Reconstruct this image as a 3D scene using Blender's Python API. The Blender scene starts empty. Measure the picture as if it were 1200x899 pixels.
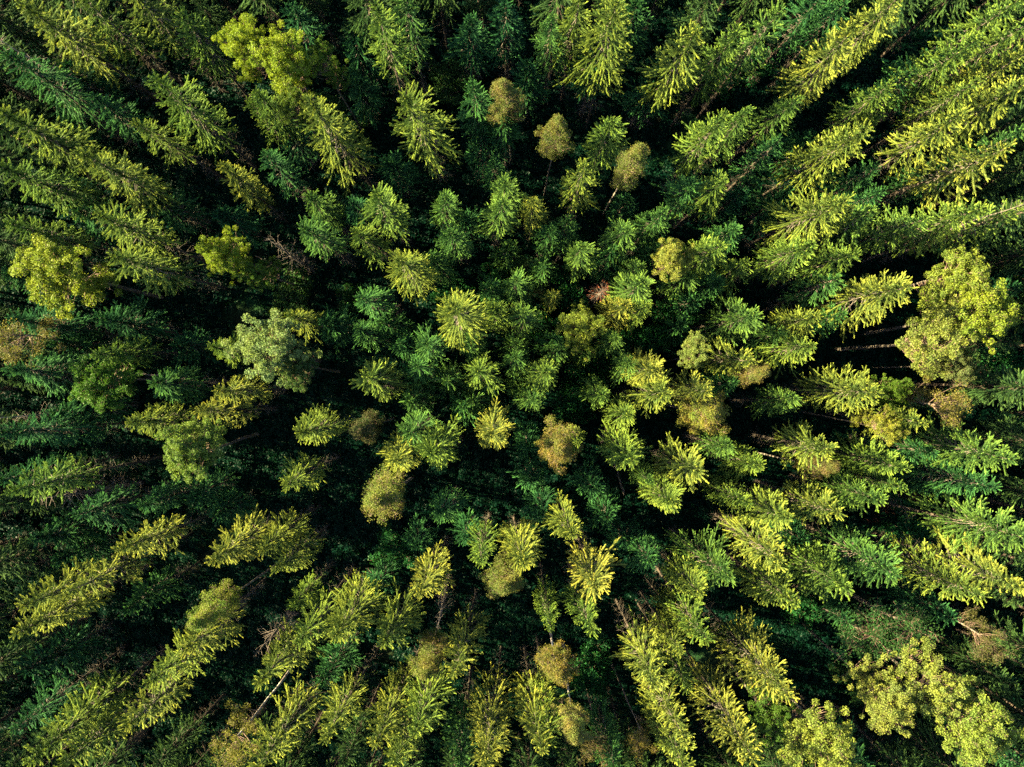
import bpy, math, random
import numpy as np
from mathutils import Vector

# ------------------------------------------------------------------ camera
H_CAM = 82.0
F_PX = 1016.0                       # focal length in pixels of the 1200 px wide photograph
scene = bpy.context.scene
C = scene.collection
cam_d = bpy.data.cameras.new('camera')
cam_d.sensor_fit = 'HORIZONTAL'
cam_d.sensor_width = 36.0
cam_d.lens = 36.0 * F_PX / 1200.0
cam_d.clip_start = 0.5
cam_d.clip_end = 4000.0
cam = bpy.data.objects.new('camera', cam_d)
cam.location = (0, 0, H_CAM)
C.objects.link(cam)
scene.camera = cam

# ------------------------------------------------------------------ light
SUN_EL = math.radians(28)
SUN_ROT = math.radians(-78)        # clockwise from +Y: the sun stands to the left and a little up
world = bpy.data.worlds.new("World")
scene.world = world
world.use_nodes = True
wn = world.node_tree
bg = wn.nodes.get('Background') or wn.nodes.new('ShaderNodeBackground')
sky = wn.nodes.new('ShaderNodeTexSky')
sky.sky_type = 'NISHITA'
sky.sun_disc = False
sky.sun_elevation = SUN_EL
sky.sun_rotation = SUN_ROT
wn.links.new(sky.outputs[0], bg.inputs[0])
bg.inputs[1].default_value = 0.05
sun_d = bpy.data.lights.new('sun', 'SUN')
sun_d.energy = 5.0
sun_d.angle = math.radians(0.5)
sun_d.color = (1.0, 0.86, 0.47)
sun = bpy.data.objects.new('sun', sun_d)
sv = Vector((math.sin(SUN_ROT) * math.cos(SUN_EL), math.cos(SUN_ROT) * math.cos(SUN_EL), math.sin(SUN_EL)))
sun.rotation_euler = sv.to_track_quat('Z', 'Y').to_euler()
sun.location = sv * 200
C.objects.link(sun)

vs = scene.view_settings
scene.display_settings.display_device = 'sRGB'
vs.view_transform = 'Standard'
vs.look = 'None'
vs.gamma = 1.0
vs.exposure = 3.3
scene.cycles.use_denoising = False
vs.use_curve_mapping = False
scene.render.engine = 'CYCLES'
scene.cycles.max_bounces = 4
scene.cycles.diffuse_bounces = 1
scene.cycles.transmission_bounces = 2
scene.cycles.glossy_bounces = 1

R = np.random.default_rng(7)
random.seed(7)

# ------------------------------------------------------------------ materials
def new_mat(name):
    m = bpy.data.materials.new(name)
    m.use_nodes = True
    nt = m.node_tree
    nt.nodes.clear()
    out = nt.nodes.new('ShaderNodeOutputMaterial')
    return m, nt, out

def foliage_mat(name, young_lit, young_lit_amt, young_lit_pow=1.0, trans=0.3, rough=0.55, noise_scale=0.9,
                patch=((0.78, 0.86, 0.95), (1.22, 1.10, 0.9))):
    """leaf colour = the tree's own colour, a little different on every leaf and every bough, fresher on new growth; on needles the tip gain also paints in sunlight"""
    m, nt, out = new_mat(name)
    N, L = nt.nodes.new, nt.links.new
    oi = N('ShaderNodeObjectInfo')
    at = N('ShaderNodeAttribute'); at.attribute_name = 'tint'
    ag = N('ShaderNodeAttribute'); ag.attribute_name = 'tip_tone'
    mx = N('ShaderNodeMix'); mx.data_type = 'RGBA'; mx.blend_type = 'MULTIPLY'
    mx.inputs[0].default_value = 1.0
    ramp = N('ShaderNodeValToRGB')
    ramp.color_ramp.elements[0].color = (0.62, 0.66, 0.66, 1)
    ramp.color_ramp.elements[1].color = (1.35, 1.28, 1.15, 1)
    L(at.outputs['Fac'], ramp.inputs[0])
    L(oi.outputs['Color'], mx.inputs[6]); L(ramp.outputs[0], mx.inputs[7])
    tc = N('ShaderNodeTexCoord')
    no = N('ShaderNodeTexNoise'); no.inputs['Scale'].default_value = noise_scale
    no.inputs['Detail'].default_value = 2
    L(tc.outputs['Object'], no.inputs['Vector'])
    r2 = N('ShaderNodeValToRGB')
    r2.color_ramp.elements[0].position = 0.32; r2.color_ramp.elements[0].color = (*patch[0], 1)
    r2.color_ramp.elements[1].position = 0.68; r2.color_ramp.elements[1].color = (*patch[1], 1)
    L(no.outputs['Fac'], r2.inputs[0])
    m2 = N('ShaderNodeMix'); m2.data_type = 'RGBA'; m2.blend_type = 'MULTIPLY'; m2.inputs[0].default_value = 1.0
    L(mx.outputs[2], m2.inputs[6]); L(r2.outputs[0], m2.inputs[7])
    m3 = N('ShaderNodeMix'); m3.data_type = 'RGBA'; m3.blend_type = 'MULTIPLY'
    ma = N('ShaderNodeMath'); ma.operation = 'MULTIPLY'; ma.inputs[1].default_value = young_lit_amt
    pw = N('ShaderNodeMath'); pw.operation = 'POWER'; pw.inputs[1].default_value = young_lit_pow
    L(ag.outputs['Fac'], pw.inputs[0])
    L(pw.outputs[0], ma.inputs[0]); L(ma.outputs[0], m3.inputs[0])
    L(m2.outputs[2], m3.inputs[6]); m3.inputs[7].default_value = (*young_lit, 1)
    col = m3.outputs[2]
    bs = N('ShaderNodeBsdfPrincipled')
    bs.inputs['Roughness'].default_value = rough
    bs.inputs['Specular IOR Level'].default_value = 0.08
    L(col, bs.inputs['Base Color'])
    tr = N('ShaderNodeBsdfTranslucent')
    gm = N('ShaderNodeMix'); gm.data_type = 'RGBA'; gm.blend_type = 'MULTIPLY'; gm.inputs[0].default_value = 1
    L(col, gm.inputs[6]); gm.inputs[7].default_value = (1.25, 1.25, 0.5, 1)
    L(gm.outputs[2], tr.inputs['Color'])
    ms = N('ShaderNodeMixShader'); ms.inputs[0].default_value = trans
    L(bs.outputs[0], ms.inputs[1]); L(tr.outputs[0], ms.inputs[2])
    L(ms.outputs[0], out.inputs['Surface'])
    return m

def bark_mat(name, c0, c1, scale=6.0):
    m, nt, out = new_mat(name)
    N, L = nt.nodes.new, nt.links.new
    tc = N('ShaderNodeTexCoord')
    mp = N('ShaderNodeMapping'); mp.inputs['Scale'].default_value = (1, 1, 0.35)
    L(tc.outputs['Object'], mp.inputs[0])
    no = N('ShaderNodeTexNoise'); no.inputs['Scale'].default_value = scale; no.inputs['Detail'].default_value = 5
    L(mp.outputs[0], no.inputs['Vector'])
    rp = N('ShaderNodeValToRGB')
    rp.color_ramp.elements[0].position = 0.38; rp.color_ramp.elements[0].color = (*c0, 1)
    rp.color_ramp.elements[1].position = 0.62; rp.color_ramp.elements[1].color = (*c1, 1)
    L(no.outputs['Fac'], rp.inputs[0])
    bs = N('ShaderNodeBsdfPrincipled'); bs.inputs['Roughness'].default_value = 0.85
    L(rp.outputs[0], bs.inputs['Base Color'])
    L(bs.outputs[0], out.inputs['Surface'])
    return m

M_NEEDLE = foliage_mat('spruce_needles', (7.6, 4.3, 2.5), 1.0, 1.4, trans=0.07)  # tips brightened well past new growth: sunlit shoot ends painted into the colour
M_LEAF = foliage_mat('broad_leaves', (1.35, 1.2, 0.9), 0.6, trans=0.38, rough=0.45)
M_BLEAF = foliage_mat('birch_leaves', (1.3, 1.15, 0.9), 0.6, trans=0.3, rough=0.5, noise_scale=0.7,
                      patch=((0.60, 1.0, 0.85), (1.10, 1.0, 0.95)))
M_BARK = bark_mat('spruce_bark', (0.026, 0.019, 0.014), (0.085, 0.058, 0.040))
M_BRANCH = bark_mat('branch_bark', (0.042, 0.034, 0.026), (0.15, 0.118, 0.090))
M_BIRCH = bark_mat('birch_bark', (0.16, 0.12, 0.10), (0.62, 0.55, 0.48), 3.0)
M_BIRCHGREY = bark_mat('grey_birch_bark', (0.07, 0.055, 0.045), (0.26, 0.22, 0.18), 3.0)
M_GREYBARK = bark_mat('grey_bark', (0.05, 0.04, 0.03), (0.14, 0.11, 0.085))
M_DEADBARK = bark_mat('dead_bark', (0.07, 0.055, 0.045), (0.17, 0.13, 0.105))

M_TWIG = bark_mat('twig_bark', (0.06, 0.035, 0.025), (0.16, 0.10, 0.07))

def ground_mat():
    m, nt, out = new_mat('forest_floor')
    N, L = nt.nodes.new, nt.links.new
    tc = N('ShaderNodeTexCoord')
    n1 = N('ShaderNodeTexNoise'); n1.inputs['Scale'].default_value = 0.22; n1.inputs['Detail'].default_value = 8
    n2 = N('ShaderNodeTexNoise'); n2.inputs['Scale'].default_value = 3.0; n2.inputs['Detail'].default_value = 6
    L(tc.outputs['Object'], n1.inputs['Vector']); L(tc.outputs['Object'], n2.inputs['Vector'])
    r1 = N('ShaderNodeValToRGB')
    r1.color_ramp.elements[0].position = 0.36; r1.color_ramp.elements[0].color = (0.020, 0.022, 0.012, 1)
    r1.color_ramp.elements[1].position = 0.60; r1.color_ramp.elements[1].color = (0.012, 0.040, 0.014, 1)
    L(n1.outputs['Fac'], r1.inputs[0])
    r2 = N('ShaderNodeValToRGB')
    r2.color_ramp.elements[0].position = 0.3; r2.color_ramp.elements[0].color = (0.5, 0.5, 0.5, 1)
    r2.color_ramp.elements[1].position = 0.7; r2.color_ramp.elements[1].color = (1.4, 1.4, 1.3, 1)
    L(n2.outputs['Fac'], r2.inputs[0])
    mx = N('ShaderNodeMix'); mx.data_type = 'RGBA'; mx.blend_type = 'MULTIPLY'; mx.inputs[0].default_value = 1
    L(r1.outputs[0], mx.inputs[6]); L(r2.outputs[0], mx.inputs[7])
    bs = N('ShaderNodeBsdfPrincipled'); bs.inputs['Roughness'].default_value = 0.95; bs.inputs['Specular IOR Level'].default_value = 0.05
    bp = N('ShaderNodeBump'); bp.inputs['Strength'].default_value = 0.8; bp.inputs['Distance'].default_value = 0.3
    L(n2.outputs['Fac'], bp.inputs['Height']); L(bp.outputs[0], bs.inputs['Normal'])
    L(mx.outputs[2], bs.inputs['Base Color']); L(bs.outputs[0], out.inputs['Surface'])
    return m
M_GROUND = ground_mat()

def soil_mat():
    m, nt, out = new_mat('red_soil')
    N, L = nt.nodes.new, nt.links.new
    tc = N('ShaderNodeTexCoord')
    n1 = N('ShaderNodeTexNoise'); n1.inputs['Scale'].default_value = 1.7; n1.inputs['Detail'].default_value = 8
    L(tc.outputs['Object'], n1.inputs['Vector'])
    r1 = N('ShaderNodeValToRGB')
    r1.color_ramp.elements[0].position = 0.35; r1.color_ramp.elements[0].color = (0.07, 0.028, 0.018, 1)
    r1.color_ramp.elements[1].position = 0.65; r1.color_ramp.elements[1].color = (0.17, 0.07, 0.045, 1)
    L(n1.outputs['Fac'], r1.inputs[0])
    bs = N('ShaderNodeBsdfPrincipled'); bs.inputs['Roughness'].default_value = 0.95; bs.inputs['Specular IOR Level'].default_value = 0.05
    L(r1.outputs[0], bs.inputs['Base Color']); L(bs.outputs[0], out.inputs['Surface'])
    return m
M_SOIL = soil_mat()

# ------------------------------------------------------------------ mesh helpers
def mesh_from(name, verts, faces_n, loops, mat, tint=None, tip_tone=None, mat_idx=None, mats=None):
    """verts (V,3); faces_n = vertices per face (constant or array); loops flat vertex indices"""
    me = bpy.data.meshes.new(name)
    V = len(verts)
    if np.isscalar(faces_n):
        nf = len(loops) // faces_n
        tot = np.full(nf, faces_n, dtype=np.int32)
    else:
        tot = np.asarray(faces_n, dtype=np.int32); nf = len(tot)
    st = np.zeros(nf, dtype=np.int32); st[1:] = np.cumsum(tot)[:-1]
    me.vertices.add(V)
    me.vertices.foreach_set('co', np.asarray(verts, dtype=np.float32).ravel())
    me.loops.add(len(loops))
    me.loops.foreach_set('vertex_index', np.asarray(loops, dtype=np.int32))
    me.polygons.add(nf)
    me.polygons.foreach_set('loop_start', st)
    me.polygons.foreach_set('loop_total', tot)
    for mm in (mats or [mat]):
        me.materials.append(mm)
    if mat_idx is not None:
        me.polygons.foreach_set('material_index', np.asarray(mat_idx, dtype=np.int32))
    for nm, arr in (('tint', tint), ('tip_tone', tip_tone)):
        if arr is not None:
            a = me.attributes.new(nm, 'FLOAT', 'FACE')
            a.data.foreach_set('value', np.asarray(arr, dtype=np.float32))
    me.update(calc_edges=True)
    return me

def unit(v):
    n = np.linalg.norm(v, axis=-1, keepdims=True)
    n[n < 1e-9] = 1
    return v / n

def frames(d):
    """two unit vectors across each direction"""
    up = np.tile(np.array([0, 0, 1.0]), (len(d), 1))
    up[np.abs(d[:, 2]) > 0.95] = (1, 0, 0)
    s = unit(np.cross(d, up))
    u = np.cross(s, d)
    return s, u

def tubes(P0, P1, r0, r1, k=4):
    """separate tapered prisms, open ended"""
    P0, P1 = np.asarray(P0, float), np.asarray(P1, float)
    d = unit(P1 - P0)
    s, u = frames(d)
    M = len(P0)
    ang = np.arange(k) * 2 * math.pi / k
    ca, sa = np.cos(ang), np.sin(ang)
    ring = s[:, None, :] * ca[None, :, None] + u[:, None, :] * sa[None, :, None]
    A = P0[:, None, :] + ring * np.asarray(r0)[:, None, None]
    B = P1[:, None, :] + ring * np.asarray(r1)[:, None, None]
    verts = np.concatenate([A, B], axis=1).reshape(-1, 3)
    base = (np.arange(M) * 2 * k)[:, None]
    q = []
    for i in range(k):
        j = (i + 1) % k
        q.append(np.concatenate([base + i, base + j, base + k + j, base + k + i], axis=1))
    loops = np.stack(q, axis=1).reshape(-1)
    return verts, loops

def polyline_tube(pts, rad, k=8):
    """one continuous tube along a polyline, capped at the end"""
    pts = np.asarray(pts, float); n = len(pts)
    d = np.gradient(pts, axis=0)
    d = unit(d)
    ref = np.array([1.0, 0.1, 0.0]) if abs(d[0][2]) > 0.7 else np.array([0, 0, 1.0])
    ang = np.arange(k) * 2 * math.pi / k
    V = []
    for i in range(n):
        s = np.cross(d[i], ref); s /= max(np.linalg.norm(s), 1e-9)
        u = np.cross(s, d[i])
        V.append(pts[i] + rad[i] * (np.cos(ang)[:, None] * s + np.sin(ang)[:, None] * u))
    V = np.concatenate(V)
    loops = []
    for i in range(n - 1):
        for a in range(k):
            b = (a + 1) % k
            loops += [i * k + a, i * k + b, (i + 1) * k + b, (i + 1) * k + a]
    return V, np.array(loops)

def join_geo(parts):
    vs_, ls = [], []
    off = 0
    for v, l in parts:
        vs_.append(v); ls.append(np.asarray(l) + off); off += len(v)
    return np.concatenate(vs_), np.concatenate(ls)

# ------------------------------------------------------------------ spruce
def make_spruce(h, Rr, crown_len, seed, spacing=0.72, needle_step=0.030, sparse=0.0, lean=0.0, dead=0.0, columnar=1.0):
    g = np.random.default_rng(seed)
    zt = np.linspace(0, h, 14)
    wob = np.cumsum(g.normal(0, 0.05, (14, 2)), axis=0) * (zt / h)[:, None]
    tr_pts = np.stack([wob[:, 0], wob[:, 1], zt], axis=1)
    tr_rad = 0.0060 * h * (1 - zt / h) ** 0.85 + 0.012
    def trunk_at(z):
        return np.array([np.interp(z, zt, tr_pts[:, 0]), np.interp(z, zt, tr_pts[:, 1]), z])
    wood0, wood1, wr0, wr1 = [], [], [], []
    S0, S1, SW, SA = [], [], [], []          # needled shoots: start, end, needle length factor, age
    z = h - 0.25
    az = g.uniform(0, 6.28)
    ST = []; cur = [0.5]
    Sadd = lambda a, b, w, ag: (S0.append(a), S1.append(b), SW.append(w), SA.append(ag), ST.append(cur[0]))
    # leader
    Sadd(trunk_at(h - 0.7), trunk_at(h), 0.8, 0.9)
    # slow angular variation so the outline is uneven
    ph = g.uniform(0, 6.28, 4); am = g.uniform(0.05, 0.16, 4)
    while z > h - crown_len:
        t = (h - z) / crown_len
        prof = min(1.0, (t / 0.62) ** 0.62) * (1 - 0.2 * max(0, t - 0.75) / 0.25)
        nb = 6
        nb = max(3, nb + int(g.integers(-1, 2)))
        for b in range(nb):
            a = az + b * 2 * math.pi / nb + g.normal(0, 0.18)
            cur[0] = g.uniform(0.05, 0.95)
            if g.random() < sparse * 0.5: continue
            L = Rr * prof * g.uniform(0.66, 1.12) + 0.16
            for q in range(4): L *= 1 + am[q] * math.sin((q + 1) * a + ph[q] + t * 5 * (q % 2))
            if g.random() < 0.10: L *= 1.22
            zb = z + g.uniform(-0.15, 0.15)
            # rising near the top, level to drooping below, tips turned up
            rise = 0.95 * math.exp(-t * 7) + 0.08 - 0.70 * min(1, t * 1.5)
            sag = 0.15 + 0.25 * min(1, t * 2)
            up = 0.12 + 0.25 * min(1, t * 3)
            base = trunk_at(zb)
            nseg = 5
            ss = np.linspace(0, 1, nseg + 1)
            bend = g.normal(0, 0.12)
            aa = a + bend * ss
            pts = np.stack([base[0] + np.cos(aa) * L * ss, base[1] + np.sin(aa) * L * ss,
                            base[2] + L * (rise * ss - sag * ss ** 2 * 1.2 + up * ss ** 3)], axis=1)
            brad = 0.008 + 0.009 * L
            bare = 0.05 + 0.30 * min(1, t * 1.3)
            bare = min(0.8, max(0, bare + g.uniform(-0.06, 0.08) + 0.15 * sparse))
            fat = 1.0 + 0.28 * min(L, 1.6)
            for i in range(nseg):
                wood0.append(pts[i]); wood1.append(pts[i + 1])
                wr0.append(brad * (1 - 0.8 * ss[i])); wr1.append(brad * (1 - 0.8 * ss[i + 1]))
                if ss[i + 1] > bare and g.random() > dead:
                    lo = max(ss[i], bare)
                    p_lo = pts[i] + (pts[i + 1] - pts[i]) * ((lo - ss[i]) / (ss[i + 1] - ss[i]))
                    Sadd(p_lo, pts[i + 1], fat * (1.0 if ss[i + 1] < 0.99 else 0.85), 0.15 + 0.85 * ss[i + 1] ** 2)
            # side fingers
            if L > 1.0:
                nl = 1 + int(L * (1 - bare) / 0.55)
                sg = 1 if g.random() < 0.5 else -1
                for j in range(nl):
                    s = bare + 0.08 + (0.80 - bare) * (j + 0.5 + g.uniform(-0.2, 0.2)) / nl
                    p = np.array([np.interp(s, ss, pts[:, k]) for k in range(3)])
                    ax = np.array([math.cos(a + bend * s), math.sin(a + bend * s), 0.0])
                    side = np.array([-ax[1], ax[0], 0.0])
                    sg = -sg
                    if g.random() < 0.10 + 0.25 * sparse: continue
                    ll = min(0.85, 0.22 + 0.45 * L * (1 - s)) * g.uniform(0.6, 1.2)
                    ang = g.uniform(0.6, 0.95)
                    droop = g.uniform(-0.35, 0.0) * (0.3 + 0.7 * min(1, t * 3)) + 0.10
                    dv = ax * math.cos(ang) + side * sg * math.sin(ang) + np.array([0, 0, droop])
                    q1 = p + dv * ll * 0.5
                    q2 = q1 + (dv * 0.8 + ax * 0.35 + np.array([0, 0, 0.10])) * ll * 0.5
                    if g.random() < dead:
                        wood0.append(p); wood1.append(q2); wr0.append(0.009); wr1.append(0.004)
                        continue
                    wood0.append(p); wood1.append(q1); wr0.append(0.008); wr1.append(0.005)
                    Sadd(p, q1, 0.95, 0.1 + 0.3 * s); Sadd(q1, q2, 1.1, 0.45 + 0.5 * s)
        az += g.uniform(0.4, 1.4)
        z -= spacing * g.uniform(0.8, 1.2) * (0.7 if t < 0.08 else (1 if t < 0.28 else 0.68))
    # short shoots between the whorls
    if dead < 0.5:
        zz = h - 0.5
        while zz > h - crown_len:
            a = g.uniform(0, 6.28); L = g.uniform(0.2, 0.55)
            b0 = trunk_at(zz)
            Sadd(b0, b0 + np.array([math.cos(a), math.sin(a), 0.35]) * L, 0.9, 0.12)
            zz -= g.uniform(0.02, 0.08) * (1 + sparse)
    # dead stubs below the crown
    zz = h - crown_len
    while zz > 2.0:
        a = g.uniform(0, 6.28); q_ = zz / max(0.1, h - crown_len)
        L = g.uniform(0.4, 0.9) * Rr * (0.25 + 0.75 * q_)
        b0 = trunk_at(zz); e = np.array([math.cos(a), math.sin(a), -0.25]) * L
        wood0.append(b0); wood1.append(b0 + e); wr0.append(0.014); wr1.append(0.004)
        for _ in range(5):
            f_ = g.uniform(0.3, 1); p_ = b0 + e * f_; a2 = a + g.choice([-1, 1]) * g.uniform(0.5, 1.0)
            p2 = p_ + np.array([math.cos(a2), math.sin(a2), g.uniform(-0.5, 0)]) * g.uniform(0.2, 0.5)
            wood0.append(p_); wood1.append(p2); wr0.append(0.006); wr1.append(0.003)
            if q_ > 0.6 and g.random() < (q_ - 0.6) * 1.5 and dead < 0.3:
                cur[0] = 0.2; Sadd(p_, p2, 0.6, 0.1)
        zz -= g.uniform(0.14, 0.36)
    # wood mesh
    tv, tl = polyline_tube(tr_pts, tr_rad, 8)
    wv, wl = tubes(wood0, wood1, np.array(wr0), np.array(wr1), 3)
    v, l = join_geo([(tv, tl), (wv, wl)])
    mi = np.ones(len(l) // 4); mi[:len(tl) // 4] = 0
    me_w = mesh_from('spruce_trunk', v, 4, l, None, mat_idx=mi, mats=[M_DEADBARK, M_DEADBARK] if dead > 0.6 else [M_BARK, M_BRANCH])
    # needles
    me_n = None
    if len(S0) > 1 and dead < 0.999:
        P0 = np.array(S0); P1 = np.array(S1); W = np.array(SW); A = np.array(SA)
        ln = np.linalg.norm(P1 - P0, axis=1)
        cnt = np.maximum(2, np.ceil(ln / needle_step)).astype(int)
        idx = np.repeat(np.arange(len(P0)), cnt)
        st = np.concatenate([[0], np.cumsum(cnt)[:-1]])
        k = np.arange(len(idx)) - st[idx]
        f = (k + 0.5) / cnt[idx]
        d = unit(P1 - P0); s, u = frames(d)
        tri_v, tint, tip_tone = [], [], []
        shoot_t = np.array(ST) + g.normal(0, 0.08, len(P0))
        for phi0 in (0.1, math.pi - 0.1, 0.85, 1.57, 2.3, -1.5):
            phi = phi0 + g.normal(0, 0.35, len(idx))
            radial = s[idx] * np.cos(phi)[:, None] + u[idx] * np.sin(phi)[:, None]
            fwd = 0.75 + 0.25 * f + (A[idx] > 0.6) * 0.1
            dirn = unit(d[idx] * fwd[:, None] + radial * g.uniform(0.55, 0.95, len(idx))[:, None])
            base = P0[idx] + (P1 - P0)[idx] * f[:, None]
            Ln = 0.135 * W[idx] * g.uniform(0.75, 1.2, len(idx))
            Ln = Ln * np.where(A[idx] > 0.6, 1.08 - 0.5 * f, 1.0)
            wd = 0.032 * g.uniform(0.8, 1.2, len(idx))
            across = unit(np.cross(dirn, radial) + g.normal(0, 0.18, (len(idx), 3)))
            a0 = base - across * (wd / 2)[:, None]
            a1 = base + across * (wd / 2)[:, None]
            tip = base + dirn * Ln[:, None]
            tri_v.append(np.stack([a0, a1, tip], axis=1))
            tint.append(np.clip(shoot_t[idx] + g.normal(0, 0.10, len(idx)), 0, 1))
            tip_tone.append(np.clip(A[idx] + 0.15 * f, 0, 1))
        T = np.concatenate(tri_v); ti = np.concatenate(tint); ag = np.concatenate(tip_tone)
        v = T.reshape(-1, 3)
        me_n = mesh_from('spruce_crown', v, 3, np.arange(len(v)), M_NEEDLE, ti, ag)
    return me_w, me_n, h, Rr

# ------------------------------------------------------------------ broadleaf
def leaf_quads(Cc, size, g, up_bias=0.6, n_age=None):
    n = len(Cc)
    nrm = unit(g.normal(0, 1, (n, 3)) + np.array([0, 0, up_bias * 2]))
    a = unit(np.cross(nrm, unit(g.normal(0, 1, (n, 3)))))
    b = np.cross(nrm, a)
    sz = size * g.uniform(0.65, 1.25, n)
    a = a * sz[:, None]; b = b * (sz * 0.62)[:, None]
    V = np.stack([Cc - a * 0.5, Cc + b * 0.5, Cc + a * 0.5, Cc - b * 0.5], axis=1).reshape(-1, 3)
    return V

def make_broadleaf(h, Rr, seed, leaf=0.125, lobes=11, clumps=185, leaves=130, clump_r=0.37, barkm=None, zsq=0.8, trunk_r=0.16,
                   crown_z=None, birch=False, shrub=False, cl=5.2):
    g = np.random.default_rng(seed)
    cz = crown_z if crown_z is not None else h - Rr * zsq
    # lobes
    lob = []
    for i in range(lobes):
        a = i * 2.399 + g.uniform(-0.4, 0.4); rr = Rr * 0.62 * math.sqrt((i + 0.4) / lobes)
        lob.append((math.cos(a) * rr, math.sin(a) * rr, cz + (Rr * zsq) * (0.5 - 1.0 * (rr / Rr)) + g.uniform(-0.9, 0.4) - (1.6 * Rr * zsq if i % 3 == 2 else 0),
                    Rr * g.uniform(0.36, 0.52)))
    lob = np.array(lob)
    cc, cr = [], []
    if birch:
        top = h; bot = max(h * 0.42, h - cl * Rr)
        bp = g.uniform(0, 6.28, 5)
        while len(cc) < clumps:
            t = g.random(); zc = bot + (top - bot) * t
            prof = math.sin(math.pi * min(1, t ** 0.75 * 0.93 + 0.07)) ** 0.7
            a = g.uniform(0, 6.28); q = Rr * prof * math.sqrt(g.uniform(0.08, 1)) * (0.82 + 0.20 * math.sin(2 * a + bp[0] + 3 * t) + 0.17 * math.sin(3 * a + bp[1] - 9 * t) + 0.12 * math.sin(5 * a + bp[2] + 11 * t))
            cc.append((math.cos(a) * q, math.sin(a) * q, zc)); cr.append(clump_r * g.uniform(0.7, 1.2))
    else:
        while len(cc) < clumps:
            k = g.integers(0, lobes); d = unit(g.normal(0, 1, (1, 3)))[0]
            if d[2] < -0.35: continue
            p = lob[k, :3] + d * lob[k, 3] * g.uniform(0.5, 1.35) * np.array([1, 1, zsq])
            cc.append(tuple(p)); cr.append(clump_r * g.uniform(0.6, 1.25))
    cc = np.array(cc); cr = np.array(cr)
    cc[:, 2] = np.maximum(cc[:, 2], 0.35)
    cc[:, 2] += h - (cc[:, 2] + cr * 0.6).max()
    # wood
    zt = np.linspace(0, h * 0.88 if not shrub else h * 0.5, 9)
    wob = np.cumsum(g.normal(0, 0.09, (9, 2)), axis=0) * (zt / h)[:, None]
    tp = np.stack([wob[:, 0], wob[:, 1], zt], axis=1)
    trd = trunk_r * (1 - zt / (h * 1.02)) ** 0.8 + 0.01
    parts = [polyline_tube(tp, trd, 8)]
    w0, w1, q0, q1 = [], [], [], []
    for p, r_ in zip(cc, cr):
        rad = math.hypot(p[0], p[1])
        z0 = max(0.25 * h if not shrub else 0.02, min(p[2] - 0.9 * rad - 0.4, zt[-1] * 0.98))
        b0 = np.array([np.interp(z0, zt, tp[:, 0]), np.interp(z0, zt, tp[:, 1]), z0])
        m = b0 + (p - b0) * 0.5 + np.array([0, 0, -0.05 * rad]) + g.normal(0, 0.12, 3)
        w0 += [b0, m]; w1 += [m, p]; q0 += [0.03 + 0.008 * rad, 0.022]; q1 += [0.022, 0.010]
        for _ in range(5):
            e = p + unit(g.normal(0, 1, (1, 3)) + np.array([[0, 0, 0.4]]))[0] * r_ * 0.95
            w0.append(p); w1.append(e); q0.append(0.009); q1.append(0.004)
    n_tr = len(parts[0][1]) // 4
    parts.append(tubes(w0, w1, np.array(q0), np.array(q1), 3))
    v, l = join_geo(parts)
    mi = np.ones(len(l) // 4); mi[:n_tr] = 0
    me_w = mesh_from('tree_trunk', v, 4, l, None, mat_idx=mi, mats=[barkm or M_GREYBARK, M_TWIG])
    # leaves
    ids = np.repeat(np.arange(len(cc)), leaves)
    d = unit(g.normal(0, 1, (len(ids), 3)))
    rad = g.uniform(0, 1, len(ids)) ** 0.45
    pos = cc[ids] + d * (rad * cr[ids])[:, None] * np.array([1, 1, 0.7])
    V = leaf_quads(pos, leaf, g)
    ct = g.uniform(0.1, 0.9, len(cc))
    tint = np.clip(ct[ids] * 0.6 + 0.2 + g.normal(0, 0.18, len(ids)), 0, 1)
    tip_tone = np.clip(rad * 0.8 + g.normal(0, 0.15, len(ids)), 0, 1)
    me_l = mesh_from('tree_crown', V, 4, np.arange(len(V)), M_BLEAF if birch else M_LEAF, tint, tip_tone)
    return me_w, me_l, h, Rr

# ------------------------------------------------------------------ prototypes
SP = {}
SP['n'] = [make_spruce(24, 1.8, cl, s, sparse=sp_) for s, sp_, cl in ((1, 0, 10), (2, 0.1, 11.5), (3, 0.0, 9.5), (4, 0.2, 11), (5, 0.05, 12.5),
                                                                   (6, 0.3, 10), (7, 0.0, 11), (8, 0.12, 9))]
SP['b'] = [make_spruce(25, 2.6, cl, s, sparse=sp_, spacing=0.78) for s, sp_, cl in ((11, 0, 12), (12, 0.08, 13), (13, 0.0, 12), (14, 0.15, 14), (15, 0.25, 12))]
SP['s'] = [make_spruce(15, 1.6, cl, s, sparse=0.05) for s, cl in ((21, 8), (22, 9), (23, 10), (24, 8))]
SP['x'] = [make_spruce(24, 1.7, 12, s, sparse=0.5) for s in (31, 32, 33)]
DEADS = make_spruce(16, 1.5, 9, 41, dead=0.72, sparse=0.2, needle_step=0.1)
BARE = [make_spruce(24, 1.3, 15, s, dead=1.0, sparse=1.2, spacing=0.7) for s in (42, 43)]
BL = [make_broadleaf(20, 2.6, 51), make_broadleaf(20, 2.6, 52, lobes=15, clumps=200), make_broadleaf(20, 2.6, 53, lobes=9, clumps=150)]
def birch(seed, bark, n=250, lv=95, cl=5.2, tr=0.10):
    return make_broadleaf(21, 1.5, seed, leaf=0.085, clumps=n, leaves=lv, clump_r=0.33, barkm=bark, birch=True, trunk_r=tr, cl=cl)
BIR = [birch(61, M_BIRCHGREY), birch(62, M_BIRCHGREY, 210), birch(63, M_BIRCHGREY, 230, 75), birch(64, M_BIRCH, 190, 95, 3.4, 0.17)]
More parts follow.
